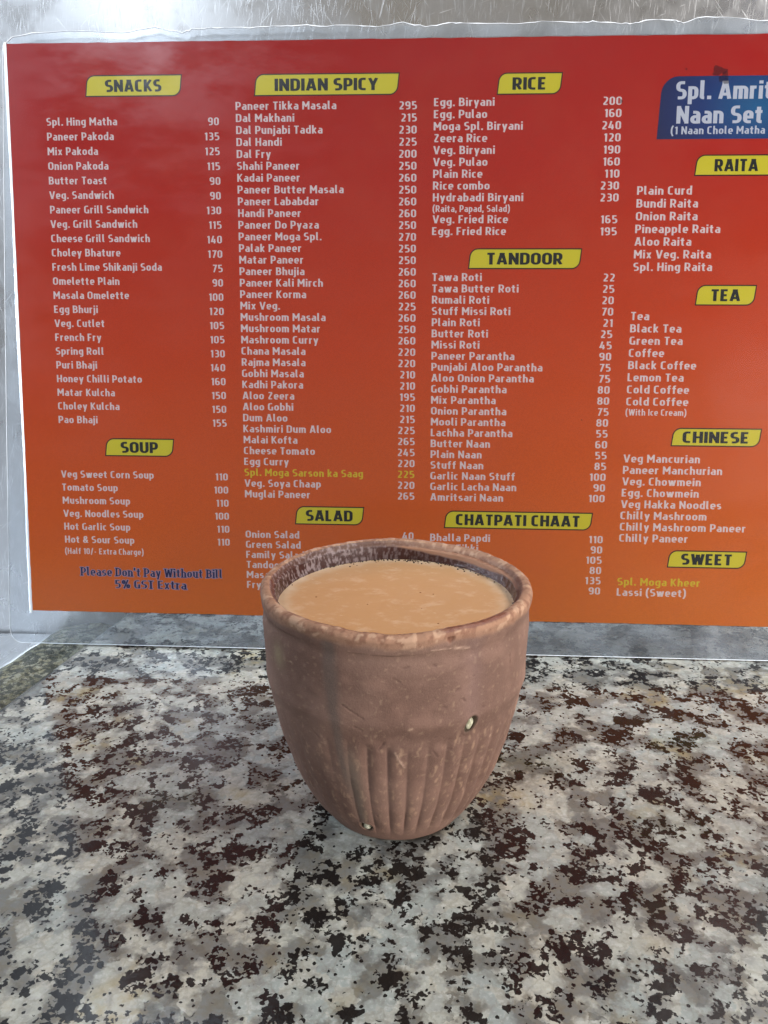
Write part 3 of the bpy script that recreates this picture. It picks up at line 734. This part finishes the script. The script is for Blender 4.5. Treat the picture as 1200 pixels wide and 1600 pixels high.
# stains on the print: grease spots near the blue box
M_spot = bpy.data.materials.new('dark_stain'); M_spot.use_nodes = True
g = G(M_spot.node_tree); g.nt.nodes.clear()
g.n('ShaderNodeOutputMaterial', {'Surface': g.n('ShaderNodeMixShader', {0: 0.38, 1: g.n('ShaderNodeBsdfTransparent').outputs[0], 2: g.n('ShaderNodeBsdfDiffuse', {'Color': (0.05, 0.012, 0.025)}).outputs[0]}).outputs[0]})
sv = []; sf = []
for (cx, cy, rx, ry) in ((152.5, 281.0, 3.2, 2.0), (155.0, 277.8, 2.2, 2.6), (137.5, 281.9, .45, .45), (108.4, 268.0, .7, .9), (60.0, 150.4, .5, .4), (-66, 262, .3, .3), (96, 120, .35, .3)):
    n0 = len(sv)
    for k in range(22):
        a = k / 22 * 2 * math.pi; q = 1 + .25 * math.sin(3 * a + cx) + .12 * math.sin(7 * a)
        sv.append((cx + rx * q * math.cos(a), cy + ry * q * math.sin(a), 0.345))
    sf.append(tuple(range(n0, n0 + 22)))
obj('grease_stains', sv, sf, M_spot, menu)['kind'] = 'stuff'

# the clear laminate: a real thin sheet round the print, with rounded corners and a ragged upper edge
top = [(-184.93, 295.61), (-181.56, 299.91), (-168.89, 301.76), (-146.95, 302.35), (-128.31, 301.25), (-111.19, 303.61), (-107.2, 302.41), (-98.9, 300.88), (-94.25, 302.25), (-81.95, 302.66), (-66.63, 302.47), (-51.37, 303.12), (-42.25, 303.57), (-30.12, 302.84), (-15.01, 302.93), (-5.97, 302.25), (6.03, 303.78), (16.54, 301.96), (26.97, 303.51), (34.42, 303.41), (57.88, 302.82), (70.27, 303.5), (88.54, 302.7), (93.5, 303.19), (107.01, 302.18), (111.69, 301.84), (117.74, 303.42), (129.96, 303.26), (134.95, 302.09), (142.06, 304.48), (155.08, 304.03), (173.3, 302.41), (200.0, 303.0), (226.0, 302.5), (232.0, 298.0)]
tp = []
for a, b_ in zip(top[1:-1], top[2:]):
    for k in range(4):
        t = k / 4
        tp.append((a[0] + (b_[0] - a[0]) * t, a[1] + (b_[1] - a[1]) * t + (random.random() - .5) * .6))
def arc(cx, cy, r, a0, a1, n=8): return [(cx + r * math.cos(R(a0 + (a1 - a0) * k / n)), cy + r * math.sin(R(a0 + (a1 - a0) * k / n))) for k in range(n + 1)]
left_edge = [(-186.6 - 0.0386 * (291 - y) - 0.5 * math.sin((y - 20) / 90), y) for y in np.linspace(296, 8, 60)]
ring = arc(-190.6, 7.0, 6.6, 180, 270) + arc(226.0, 7.0, 6.6, 270, 360) + [(232.6, 150.0), (232.0, 298.0)] + tp[::-1] + left_edge
ring = [(float(x), float(y)) for x, y in ring]
n = len(ring)
mf = bpy.data.materials.new('clear_laminate'); mf.use_nodes = True
nt = mf.node_tree; nt.nodes.clear(); g = G(nt)
co = g.n('ShaderNodeTexCoord').outputs['Object']
tr = g.n('ShaderNodeBsdfTransparent', {'Color': (0.95, 0.965, 0.98)})
gl = g.n('ShaderNodeBsdfGlossy', {'Color': (1, 1, 1), 'Roughness': g.ramp(g.noise(g.mapping(co, (0, 0, .5), (.02, .05, 1)), 1.0, 4, .65), .35, .65, .13, .24)})
di = g.n('ShaderNodeBsdfDiffuse', {'Color': (0.76, 0.86, 0.97)})
wave = g.math('ADD', g.noise(co, 0.012, 2), g.math('MULTIPLY', g.noise(co, 0.12, 1), 0.02))
bmp = g.bump(wave, 0.3, 0.004)
g.set(gl.inputs['Normal'], bmp)
fr = g.n('ShaderNodeFresnel', {'IOR': 1.4}).outputs[0]
sxx = g.n('ShaderNodeSeparateXYZ', {0: co})
inx = g.math('MULTIPLY', g.math('GREATER_THAN', sxx.outputs[0], PL - .3), g.math('LESS_THAN', sxx.outputs[0], PR + .3))
iny = g.math('MULTIPLY', g.math('GREATER_THAN', sxx.outputs[1], PB - .3), g.math('LESS_THAN', sxx.outputs[1], PT + .3))
scr = g.math('MULTIPLY', g.math('SUBTRACT', 1.0, g.math('MULTIPLY', inx, iny)), g.ramp(g.noise(co, .05, 3), .3, .7, .04, .12))
s1_ = g.n('ShaderNodeMixShader', {0: g.math('ADD', 0.006, scr), 1: tr.outputs[0], 2: di.outputs[0]})
s2_ = g.n('ShaderNodeMixShader', {0: fr, 1: s1_.outputs[0], 2: gl.outputs[0]})
out = g.n('ShaderNodeOutputMaterial', {'Surface': s2_.outputs[0]})
M_edge, nt, b = new_mat('laminate_edge'); 
b.inputs['Base Color'].default_value = (0.85, 0.9, 0.95, 1); b.inputs['Roughness'].default_value = 0.25
def poly_tri(ring, z, flip=False):
    r = delaunay_2d_cdt([Vector(p) for p in ring], [], [list(range(len(ring)))], 0, 1e-5, True)
    v = [(p.x, p.y, z) for p in r[0]]; f = [tuple(q) for q, o_ in zip(r[2], r[5]) if len(o_)]
    return v, ([q[::-1] for q in f] if flip else f)
v1, f1 = poly_tri(ring, 0.42)
film = obj('laminate_film', v1, f1, mf, menu)
film['label'] = 'clear plastic film over the front of the sheet with a ragged top edge'
v2, f2 = poly_tri(ring, 0.02, True)
obj('laminate_film', v2, f2, mf, menu)['label'] = 'clear plastic film behind the sheet'
# sealed rim of the film
def bead(ring, wfun, z0, z1, name, closed=True):
    n = len(ring); V = []; F = []
    for i in range(n):
        a = Vector(ring[i - 1]); c = Vector(ring[(i + 1) % n]); d = (c - a).normalized(); nn = Vector((-d.y, d.x))
        p = Vector(ring[i]); w_ = wfun(p)
        V += [(p.x, p.y, z0), (p.x, p.y, z1), (p.x + nn.x * w_, p.y + nn.y * w_, z1), (p.x + nn.x * w_, p.y + nn.y * w_, z0)]
    for i in range(n):
        j = (i + 1) % n
        for k in range(4): F.append((4 * i + k, 4 * i + (k + 1) % 4, 4 * j + (k + 1) % 4, 4 * j + k)[::-1])
    return obj(name, V, F, M_edge, menu)
bead(ring, lambda p: (0.24 * (0.3 + 1.4 * random.random()) if p.y > 290 else (0.16 if p.x < -180 else 0.26)), 0.0, 0.55, 'film_rim')['label'] = 'whitish sealed rim of the laminate'

rv = []; rf_ = []
ysr = np.linspace(PB - 1.5, PT + .5, 120)
for i, y in enumerate(ysr):
    wdt = 1.15 + .25 * math.sin(y * .05) + random.random() * .1
    for k in range(6):
        a_ = math.pi * k / 5
        rv.append((PL - 0.15 - wdt / 2 - wdt / 2 * math.cos(a_), float(y), 0.43 + .22 * math.sin(a_)))
    if i:
        for k in range(5): rf_.append(((i - 1) * 6 + k, (i - 1) * 6 + k + 1, i * 6 + k + 1, i * 6 + k))
obj('seal_ridge', rv, rf_, M_edge, menu, smooth=True)['label'] = 'raised ridge of plastic along the left edge of the print, coloured white for its highlight'  # the film's highlight is put into the ridge's white colour

# ------------------------------------------------------------------ the clay cup
CX, CY, CH = 4.02, 254.19, 86.1                                 # millimetres
zf = np.array([0, .03, .08, .15, .25, .38, .52, .60, .68, .82, .90, .955, .985]) * CH
rf = np.array([24.6, 26.4, 29.6, 33.1, 36.8, 40.2, 43.0, 44.1, 44.8, 45.3, 45.35, 46.0, 46.1])
NT = 760
th = np.linspace(0, 2 * np.pi, NT, endpoint=False)
zo = np.concatenate([[0.0, 0.3, 0.8], np.linspace(1.4, 84.0, 250)])
# smooth profile (monotone-ish): interpolate then blur
zz = np.linspace(0, 84.8, 600); rr = np.interp(zz, zf, rf)
ker = np.hanning(41); ker /= ker.sum(); rp = np.pad(rr, 20, mode='reflect', reflect_type='odd'); rr = np.convolve(rp, ker, 'valid')
ro = np.interp(zo, zz, rr); ro[0] = rr[0] - 3.0; ro[1] = rr[0] - 1.6; ro[2] = rr[0] - .5
prof_o = list(zip(ro, zo))
r_end = ro[-1]
rim = []
for k in range(1, 15):                                          # rounded lip
    a = R(0 + 180 * k / 14)
    rim.append((r_end - 2.1 + 2.1 * math.cos(a), 84.0 + 2.1 * math.sin(a)))
inner = []
for k in range(1, 70):
    z = 84.0 - k * 0.35 if k < 40 else 70.0 - (k - 40) * 2.2
    inner.append((min(r_end - 4.2 - 0.9 * (1 - math.exp(-(84 - z) / 1.5)), np.interp(max(z, 0), zz, rr) - 5.0), z))
full = prof_o + rim + inner
NO, NRIM = len(prof_o), len(rim)
r0 = np.array([p[0] for p in full])[:, None] * np.ones(NT)[None]; z0 = np.array([p[1] for p in full])[:, None] * np.ones(NT)[None]
TH = np.broadcast_to(th[None], r0.shape)
deg = (np.degrees(TH) + 180) % 360 - 180
side = np.zeros_like(r0); side[:NO] = 1; side[NO:NO + NRIM] = .5
P = np.stack([r0 * np.cos(TH), r0 * np.sin(TH), z0], -1)
def dang(a, b_): return (a - b_ + 180) % 360 - 180
lowf = fbm(P / 26.0 + 5, 3) - .5
medf = fbm(P / 7.0 + 9, 4) - .5
finef = fbm(P / 1.6 + 3, 3) - .5
dr = 1.5 * lowf + 0.35 * medf
outer = (side == 1)
# flutes pressed into the lower half, deepest on the front and right
zb = 48.0 + 3.0 * (fbm(np.stack([TH * 4, TH * 0, TH * 0 + 3], -1), 2) - .5) * 2
ph = TH * 21 + 0.5 * (fbm(np.stack([TH * 3, z0 / 40, TH * 0], -1), 2) - .5) * 2
fl = np.abs(np.sin(ph)) ** 0.75
zb = zb + 1.6 * np.abs(np.sin(ph))
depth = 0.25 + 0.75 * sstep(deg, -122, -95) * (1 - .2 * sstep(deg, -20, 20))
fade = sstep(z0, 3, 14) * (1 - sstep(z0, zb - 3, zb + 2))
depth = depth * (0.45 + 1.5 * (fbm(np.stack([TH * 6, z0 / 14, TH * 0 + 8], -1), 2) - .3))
dr += np.where(outer, (fl - 1.0) * 1.05 * depth * fade, 0)
# raised ring above the flutes, a shoulder below the lip
wv_ = 2.2 * (fbm(np.stack([TH * 2.5, TH * 0 + 1, TH * 0], -1), 2) - .5)
dr += np.where(outer, 0.45 * np.exp(-((z0 - 55.5 - wv_) / 2.6) ** 2) * (0.4 + 1.2 * fbm(np.stack([TH * 5, TH * 0 + 4, TH * 0], -1), 2)), 0)
dr += np.where(outer, -0.40 * np.exp(-((z0 - 49.5 - wv_) / 3.0) ** 2) * depth, 0)
dr += np.where(outer, -0.35 * np.exp(-((z0 - 78.5 - .6 * wv_) / 2.2) ** 2), 0)
dr += np.where(outer, 0.025 * np.sin(z0 * 1.3 + 2 * lowf * 8) * sstep(z0, 56, 62), 0)
dr += 0.10 * finef
# cup outline lumps seen on the rim
dr += np.where(side < 1, 0.25 * medf, 0)
dz = np.where(z0 > 80, 2.0 * (fbm(np.stack([np.cos(TH) * 2.2, np.sin(TH) * 2.2, TH * 0 + 6], -1), 3) - .5) + 0.35 * (finef) * (side == .5) * 2, 0)
# right-back part of the lip slopes inwards
slope = np.exp(-(dang(deg, 48) / 38) ** 2)
bulge = np.exp(-(dang(deg, 135) / 38) ** 2)
dz += np.where((side == .5) & (z0 > 84), -0.9 * slope * sstep(r_end - r0, 1.0, 4.0), 0)
dr += np.where(side == 0, -1.1 * slope * sstep(z0, 74, 80) - 1.5 * bulge * (1 - sstep(z0, 78, 84)), 0)

# colours -------------------------------------------------------------
def colr(c): return np.array(c)[None, None, :]
col = np.ones(r0.shape + (3,)) * colr((0.128, 0.069, 0.051))
def blend(mask, c):
    global col
    col = col * (1 - mask[..., None]) + colr(c) * mask[..., None]
blend(sstep(lowf, -0.1, 0.2) * .30, (0.31, 0.19, 0.145))
blend(sstep(medf, 0.02, 0.25) * .35, (0.24, 0.135, 0.10))
blend(sstep(-medf, 0.05, 0.25) * .3, (0.25, 0.145, 0.11))
# pale orange slip left on the ribs
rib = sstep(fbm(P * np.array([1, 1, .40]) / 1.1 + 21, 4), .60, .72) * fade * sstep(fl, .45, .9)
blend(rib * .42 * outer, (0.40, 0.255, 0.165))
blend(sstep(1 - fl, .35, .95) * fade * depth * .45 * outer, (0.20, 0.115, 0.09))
mott = sstep(fbm(P / 1.3 + 41, 4), .64, .74)
blend(mott * .18 * outer, (0.47, 0.32, 0.21))
# grey streak that ran down the front left
su = dang(deg, -114.8 + 1.6 * np.sin(z0 / 17.0)) + 3 * medf
sw = 2.7 + 0.8 * np.sin(z0 / 9.0)
st_m = np.exp(-np.abs(su / sw) ** 3) * sstep(z0, 16, 40) * (1 - sstep(z0, 81, 84)) * outer
blend(st_m * .82, (0.105, 0.075, 0.062))
st2 = np.exp(-np.abs((dang(deg, -109.0) + 3 * medf) / 3.2) ** 2) * sstep(z0, 8, 16) * (1 - sstep(z0, 38, 50)) * outer
blend(st2 * .5, (0.15, 0.125, 0.095))
blend(np.exp(-((dang(deg, -60) + 5 * medf) / 5.0) ** 2) * sstep(z0, 50, 60) * .22 * outer, (0.24, 0.15, 0.14))
blend(sstep(-deg, 125, 165) * .25 * outer, (0.27, 0.15, 0.11))
# greenish smudges at the left
blend(np.exp(-((dang(deg, -146) / 4) ** 2 + ((z0 - 70) / 4) ** 2)) * .35 * outer, (0.34, 0.30, 0.16))
blend(np.exp(-((dang(deg, -150) / 3) ** 2 + ((z0 - 56) / 5) ** 2)) * .35 * outer, (0.16, 0.12, 0.09))
# base rim pulled towards dark brown at the very bottom
blend((1 - sstep(z0, 0.3, 1.6)) * .5 * outer, (0.14, 0.085, 0.06))
# lip: bare orange clay
lipm = np.where(side == .5, 1.0, 0.0)
lipm = np.maximum(lipm, outer * sstep(z0 + 2 * medf, 81.5, 83.5) * .8)
blend(lipm * .75, (0.31, 0.165, 0.098))
blend(lipm * sstep(fbm(P / 1.6 + 55, 3), .50, .62) * .75, (0.17, 0.075, 0.045))
blend(lipm * sstep(fbm(P / 2.2 + 77, 3), .58, .68) * .5, (0.50, 0.33, 0.22))
# inner wall: soaked dark red-brown, with dried milk on it
bound = 84.3 - 2.4 * slope + 1.0 * medf
inm = np.where(side == 0, sstep(-(z0 - bound), -.4, .4), 0)
inm = np.maximum(inm, np.where((side == .5) & (r0 < r_end - 3.4), (1 - slope) * sstep(-(deg), -180, -179) * .9, 0))
blend(np.where(side == 0, 1, 0) * (1 - inm) * .9, (0.30, 0.15, 0.085))
blend(inm, (0.048, 0.018, 0.014))
milk = sstep(fbm(P * np.array([1, 1, .5]) / 0.7 + 13, 4), .46, .68) * (0.35 + 0.75 * sstep(np.abs(dang(deg, 150)) * -1, -80, -20))
blend(milk * inm * .62, (0.30, 0.235, 0.235))
# wet patches on the front lip
wet = np.zeros_like(r0)
def wetarc(a0, a1, rr0, soft=2.0):
    return sstep(deg + 6 * medf, a0 - soft, a0 + soft) * (1 - sstep(deg + 6 * medf, a1 - soft, a1 + soft)) * ((side == .5) & (r_end - r0 > rr0))
w1 = wetarc(-118, -84, 2.2); w2 = wetarc(-74, -40, .7); w3 = wetarc(-180, -118, 3.5) * .6
wm = np.clip(w1 + w2 + w3, 0, 1)
blend(wm * .8, (0.12, 0.035, 0.022)); wet = np.maximum(wet, wm * .9)
wet = np.maximum(wet, inm)
# chip under the lip
uu = dang(deg, -70.5) * R(1) * 46; vv2 = z0 - 83.2
chip = outer * sstep(2.3 - np.abs(uu) * 1.25 - np.maximum(-vv2, 0) * 1.1 + medf * 2, 0, .7) * sstep(vv2, -2.4, -1.6)
blend(chip * .85, (0.15, 0.06, 0.035)); dr += -0.55 * chip
# cracks and pin holes
def seg_dist(a0, z_0, a1, z_1):
    s_ = R(1) * 44
    ax, ay, bx, by = a0 * s_, z_0, a1 * s_, z_1
    px, py = deg * s_, z0
    t = np.clip(((px - ax) * (bx - ax) + (py - ay) * (by - ay)) / ((bx - ax) ** 2 + (by - ay) ** 2 + 1e-9), 0, 1)
    return np.hypot(px - ax - t * (bx - ax), py - ay - t * (by - ay))
for (a0, z_0, a1, z_1, wd, k) in ((-112, 62, -104, 58.5, .28, .8), (-104, 58.5, -102.5, 57.8, .2, .6), (-88, 75.5, -86.5, 75.9, .45, .8), (-39, 72, -38, 68, .3, .8), (-92, 72.5, -88.5, 70.5, .22, .5), (-78, 81.0, -62, 79.6, .25, -.7), (-107, 55, -104, 54, .35, .6), (-91, 46, -87, 40, .5, -.7), (-95.5, 49.5, -97.5, 46.8, .5, .7), (-75, 45.5, -73, 43, .3, .5), (-128, 50, -124, 47, .3, .5), (-64, 63, -63, 62, .4, .5), (-48, 77, -47.5, 75.5, .35, .5), (-60, 70, -59.2, 69.8, .3, .6)):
    d_ = seg_dist(a0, z_0, a1, z_1) + .9 * np.abs(finef)
    m_ = np.exp(-(d_ / (wd * .8)) ** 2) * outer
    if k > 0: blend(m_ * k, (0.09, 0.045, 0.035)); dr += -0.35 * m_
    else: blend(m_ * -k, (0.50, 0.34, 0.25)); dr += 0.2 * m_
rs = np.random.RandomState(5)
for _ in range(34):
    a0 = rs.uniform(-175, -5); z_0 = rs.uniform(6, 80); rad = rs.uniform(.2, .45)
    d_ = seg_dist(a0, z_0, a0 + rs.uniform(-1, 1), z_0 + rs.uniform(-.6, .6))
    m_ = np.exp(-(d_ / rad) ** 2) * outer
    if rs.rand() < .5: blend(m_ * .6, (0.10, 0.05, 0.04)); dr += -.2 * m_
    else: blend(m_ * .5, (0.52, 0.36, 0.25))
# the two sockets that hold pale pebbles
pits = ((-59.1, 52.8, 1.75, 2.75, .30), (-108.4, 9.6, 2.0, 2.0, -.5))
for (a0, z_0, rx, rz, tilt) in pits:
    rloc = float(np.interp(z_0, zz, rr))
    uu = dang(deg, a0) * R(1) * rloc; vv2 = z0 - z_0
    u2 = uu * math.cos(tilt) - vv2 * math.sin(tilt); v2_ = uu * math.sin(tilt) + vv2 * math.cos(tilt)
    e_ = np.sqrt((u2 / rx) ** 2 + (v2_ / rz) ** 2) + .25 * medf
    m_ = (1 - sstep(e_, .85, 1.15)) * outer
    dr += -1.3 * m_ + 0.25 * np.exp(-((e_ - 1.3) / .2) ** 2) * outer
    blend(np.exp(-((e_ - 1.0) / .22) ** 2) * outer * .85, (0.055, 0.035, 0.022)); blend(m_ * .9, (0.06, 0.05, 0.03))
Rr = r0 + dr
V = np.stack([(CX + Rr * np.cos(TH)) / 1000, (CY + Rr * np.sin(TH)) / 1000, np.maximum(z0 + dz, 0.0) / 1000], -1)
V[..., 0] -= CX / 1000; V[..., 1] -= CY / 1000
nr = V.shape[0]
Vf = V.reshape(-1, 3)
idx = np.arange(nr * NT).reshape(nr, NT)
a = idx[:-1]; b2 = np.roll(a, -1, 1); d2 = idx[1:]; c2_ = np.roll(d2, -1, 1)
Q = np.stack([a, b2, c2_, d2], -1).reshape(-1, 4)
cup = empty('clay_cup', 'unglazed reddish brown clay cup with fluted lower half, full of milky tea, on the granite', 'cup', (CX / 1000, CY / 1000, 0.0003))
me = bpy.data.meshes.new('cup_body')
nb = len(Vf)
Vall = np.concatenate([Vf, [[0, 0, 0.0], [0, 0, float(Vf[-1, 2])]]])
bot = [(int((k + 1) % NT), int(k), nb) for k in range(NT)]
topi = [(int(idx[-1, k]), int(idx[-1, (k + 1) % NT]), nb + 1) for k in range(NT)]
me.from_pydata(Vall.tolist(), [], Q.tolist() + bot + topi)
me.polygons.foreach_set('use_smooth', [True] * len(me.polygons))
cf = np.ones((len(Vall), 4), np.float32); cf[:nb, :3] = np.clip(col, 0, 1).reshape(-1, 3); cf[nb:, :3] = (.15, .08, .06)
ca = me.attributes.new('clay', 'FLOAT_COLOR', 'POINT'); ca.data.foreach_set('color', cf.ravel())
wf_ = np.zeros(len(Vall), np.float32); wf_[:nb] = wet.reshape(-1)
wa = me.attributes.new('wet', 'FLOAT', 'POINT'); wa.data.foreach_set('value', wf_)
mc, nt, b = new_mat('fired_clay'); g = G(nt)
co = g.vscale(g.n('ShaderNodeTexCoord').outputs['Object'], 1000.0)
ac = g.n('ShaderNodeAttribute', attribute_name='clay').outputs['Color']
aw = g.n('ShaderNodeAttribute', attribute_name='wet').outputs['Fac']
fn = g.noise(co, 2.2, 4, 0.7)
c_ = g.mix(g.ramp(fn, .4, .7, 0, .12), ac, (0.30, 0.19, 0.14), 'MIX')
c_ = g.mix(g.ramp(g.noise(co, 1.3, 5, .75), .55, .75, 0, .5), c_, g.mix(1.0, ac, (0.5, 0.45, 0.42), 'MULTIPLY'))
sp = g.vor(co, 0.55); spc = g.n('ShaderNodeSeparateColor', {0: g.vor(co, 0.55, out='Color')}).outputs[0]
c_ = g.mix(g.math('MULTIPLY', g.math('LESS_THAN', sp, 0.16), g.math('GREATER_THAN', spc, 2.0)), c_, (0.42, 0.28, 0.20))
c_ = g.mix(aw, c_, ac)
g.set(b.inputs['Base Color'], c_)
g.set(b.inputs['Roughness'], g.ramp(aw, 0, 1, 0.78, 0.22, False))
b.inputs['Specular IOR Level'].default_value = 0.35
hh = g.math('ADD', g.noise(co, 1.6, 4, .7), g.math('MULTIPLY', g.noise(co, 5.0, 2, .6), .4))
g.set(b.inputs['Normal'], g.bump(hh, 0.42, 0.00045))
me.materials.append(mc)
me.update()
body = bpy.data.objects.new('cup_body', me); C.objects.link(body); body.parent = cup

mpb, nt, b = new_mat('pebble'); g = G(nt)
co = g.vscale(g.n('ShaderNodeTexCoord').outputs['Object'], 1000.0)
g.set(b.inputs['Base Color'], g.mix(g.ramp(g.noise(co, .6, 3), .35, .65), (0.34, 0.33, 0.22), (0.58, 0.56, 0.44)))
b.inputs['Roughness'].default_value = 0.3
for (a0, z_0, rx, rz, tilt) in pits:
    rloc = float(np.interp(z_0, zz, rr)) - 0.95
    nx_, ny_ = math.cos(R(a0)), math.sin(R(a0))
    Vp = []; Fp = []
    for i in range(11):
        for j in range(18):
            la = math.pi * (i / 10 - .5); lo = 2 * math.pi * j / 18
            u_ = rx * .70 * math.cos(la) * math.cos(lo); w_ = rz * .74 * math.cos(la) * math.sin(lo); n_ = .75 * math.sin(la)
            u_ += .12 * math.sin(3 * lo); uu_ = u_ * math.cos(tilt) + w_ * math.sin(tilt); ww_ = -u_ * math.sin(tilt) + w_ * math.cos(tilt)
            Vp.append(((nx_ * (rloc + n_) - ny_ * uu_) / 1000, (ny_ * (rloc + n_) + nx_ * uu_) / 1000, (z_0 + ww_) / 1000))
    for i in range(10):
        for j in range(18): Fp.append((i * 18 + j, i * 18 + (j + 1) % 18, (i + 1) * 18 + (j + 1) % 18, (i + 1) * 18 + j))
    o = obj('pebble', Vp, Fp, mpb, cup, smooth=True)
    o['label'] = 'pale pebble set in the clay ' + ('at mid height on the right' if z_0 > 30 else 'near the foot of the cup')

# ------------------------------------------------------------------ the tea
TZ = 79.3
NTt, NRt = 300, 90
tt = np.linspace(0, 2 * np.pi, NTt, endpoint=False); rt = np.concatenate([[0.01], np.linspace(.5, 41.6, NRt)])
RR, TT = np.meshgrid(rt, tt, indexing='ij')
Pt = np.stack([RR * np.cos(TT), RR * np.sin(TT), RR * 0], -1)
zt = 0.55 * np.exp(-(41.0 - RR) / .7) + 0.10 * (fbm(Pt / 6 + 3, 3) - .5) + .05 * (fbm(Pt / 1.5, 3) - .5)
Vt = np.stack([Pt[..., 0] / 1000, Pt[..., 1] / 1000, (zt) / 1000], -1).reshape(-1, 3)
it = np.arange(len(rt) * NTt).reshape(len(rt), NTt)
a = it[:-1]; Qt = np.stack([a, it[1:], np.roll(it[1:], -1, 1), np.roll(a, -1, 1)], -1).reshape(-1, 4)
mt, nt, b = new_mat('milk_tea'); g = G(nt)
co = g.vscale(g.n('ShaderNodeTexCoord').outputs['Object'], 1000.0)
rad = g.n('ShaderNodeVectorMath', {0: g.vadd(co, (1, 1, 0), 'MULTIPLY')}, operation='LENGTH').outputs['Value']
rad = g.math('ADD', rad, g.math('MULTIPLY', g.math('SUBTRACT', g.noise(co, 0.12, 3), .5), 9.0))
tc = g.mix(g.ramp(rad, 33, 41), (0.44, 0.252, 0.120), (0.52, 0.385, 0.255))
skin = g.ramp(g.noise(g.mapping(co, (0, 0, .4), (.8, 1.1, 1)), 0.13, 5, .65), .50, .68, 0, .50)
tc = g.mix(skin, tc, (0.56, 0.385, 0.245))
fl_ = g.ramp(g.noise(g.mapping(co, (0, 0, .2), (.8, 1.1, 1)), 0.30, 5, .7), .60, .74, 0, .45)
tc = g.mix(fl_, tc, (0.60, 0.44, 0.31))
tc = g.mix(g.ramp(g.noise(co, 0.07, 3, .5), .45, .7, 0, .22), tc, (0.40, 0.215, 0.09))
pd = g.vor(co, 0.22); pr = g.n('ShaderNodeSeparateColor', {0: g.vor(co, 0.22, out='Color')}).outputs[0]
tc = g.mix(g.math('MULTIPLY', g.math('LESS_THAN', pd, g.math('MULTIPLY', pr, .085)), g.math('GREATER_THAN', pr, .84)), tc, (0.14, 0.05, 0.02))
g.set(b.inputs['Base Color'], tc)
b.inputs['Roughness'].default_value = 0.22
b.inputs['Specular IOR Level'].default_value = 0.35
b.inputs['Subsurface Weight'].default_value = 0.12
b.inputs['Subsurface Radius'].default_value = (0.003, 0.002, 0.001)
b.inputs['Subsurface Scale'].default_value = 1.0
g.set(b.inputs['Normal'], g.bump(g.noise(co, 0.5, 3), 0.12, 0.0004))
tea = obj('milk_tea', Vt, Qt, mt, smooth=True, loc=(CX / 1000, CY / 1000, TZ / 1000))
tag(tea, 'creamy tan milk tea filling the clay cup almost to the brim', 'tea')
# bubbles along the far edge
def ball(V, F, c, r, hs=1.0):
    n0 = len(V)
    for i in range(6):
        for j in range(8):
            la = math.pi * (i / 5 - .5); lo = 2 * math.pi * j / 8
            V.append((c[0] + r * math.cos(la) * math.cos(lo), c[1] + r * math.cos(la) * math.sin(lo), c[2] + r * hs * math.sin(la)))
    for i in range(5):
        for j in range(8): F.append((n0 + i * 8 + j, n0 + i * 8 + (j + 1) % 8, n0 + (i + 1) * 8 + (j + 1) % 8, n0 + (i + 1) * 8 + j))
mbub, nt, b = new_mat('bubble_film')
b.inputs['Base Color'].default_value = (0.055, 0.03, 0.018, 1); b.inputs['Roughness'].default_value = 0.06; b.inputs['Specular IOR Level'].default_value = 0.8
Vb = []; Fb = []
for _ in range(170):
    a0 = R(random.gauss(82, 36)); 
    rr_ = 40.3 - abs(random.gauss(0, .55)); r_ = random.uniform(.14, .42)
    if random.random() < .15: rr_ -= random.uniform(0, 3)
    rr_ -= 1.05 * math.exp(-((math.degrees(a0) - 60) / 55) ** 2)
    ball(Vb, Fb, (rr_ * math.cos(a0) / 1000, rr_ * math.sin(a0) / 1000, .15 / 1000), r_ / 1000, .8)
bub = obj('foam_bubbles', Vb, Fb, mbub, tea, smooth=True)
tag(bub, 'tiny dark glossy bubbles along the far edge of the tea', None, 'stuff')
for s_, t_ in (('Paneer Grill Sandwich', 49.0), ('Fresh Lime Shikanji Soda', 56.2), ('Paneer Butter Masala', 50.7), ('Punjabi Aloo Parantha', 53.8), ('Chilly Mashroom Paneer', 59.8), ('Spl. Moga Sarson ka Saag', 61.8), ('(Raita, Papad, Salad)', 42), ('Pineapple Raita', 40.5)):
    print('WIDTH', s_, round(text_width(s_) * CAP, 1), 'want', t_, round(t_ / (text_width(s_) * CAP), 3))
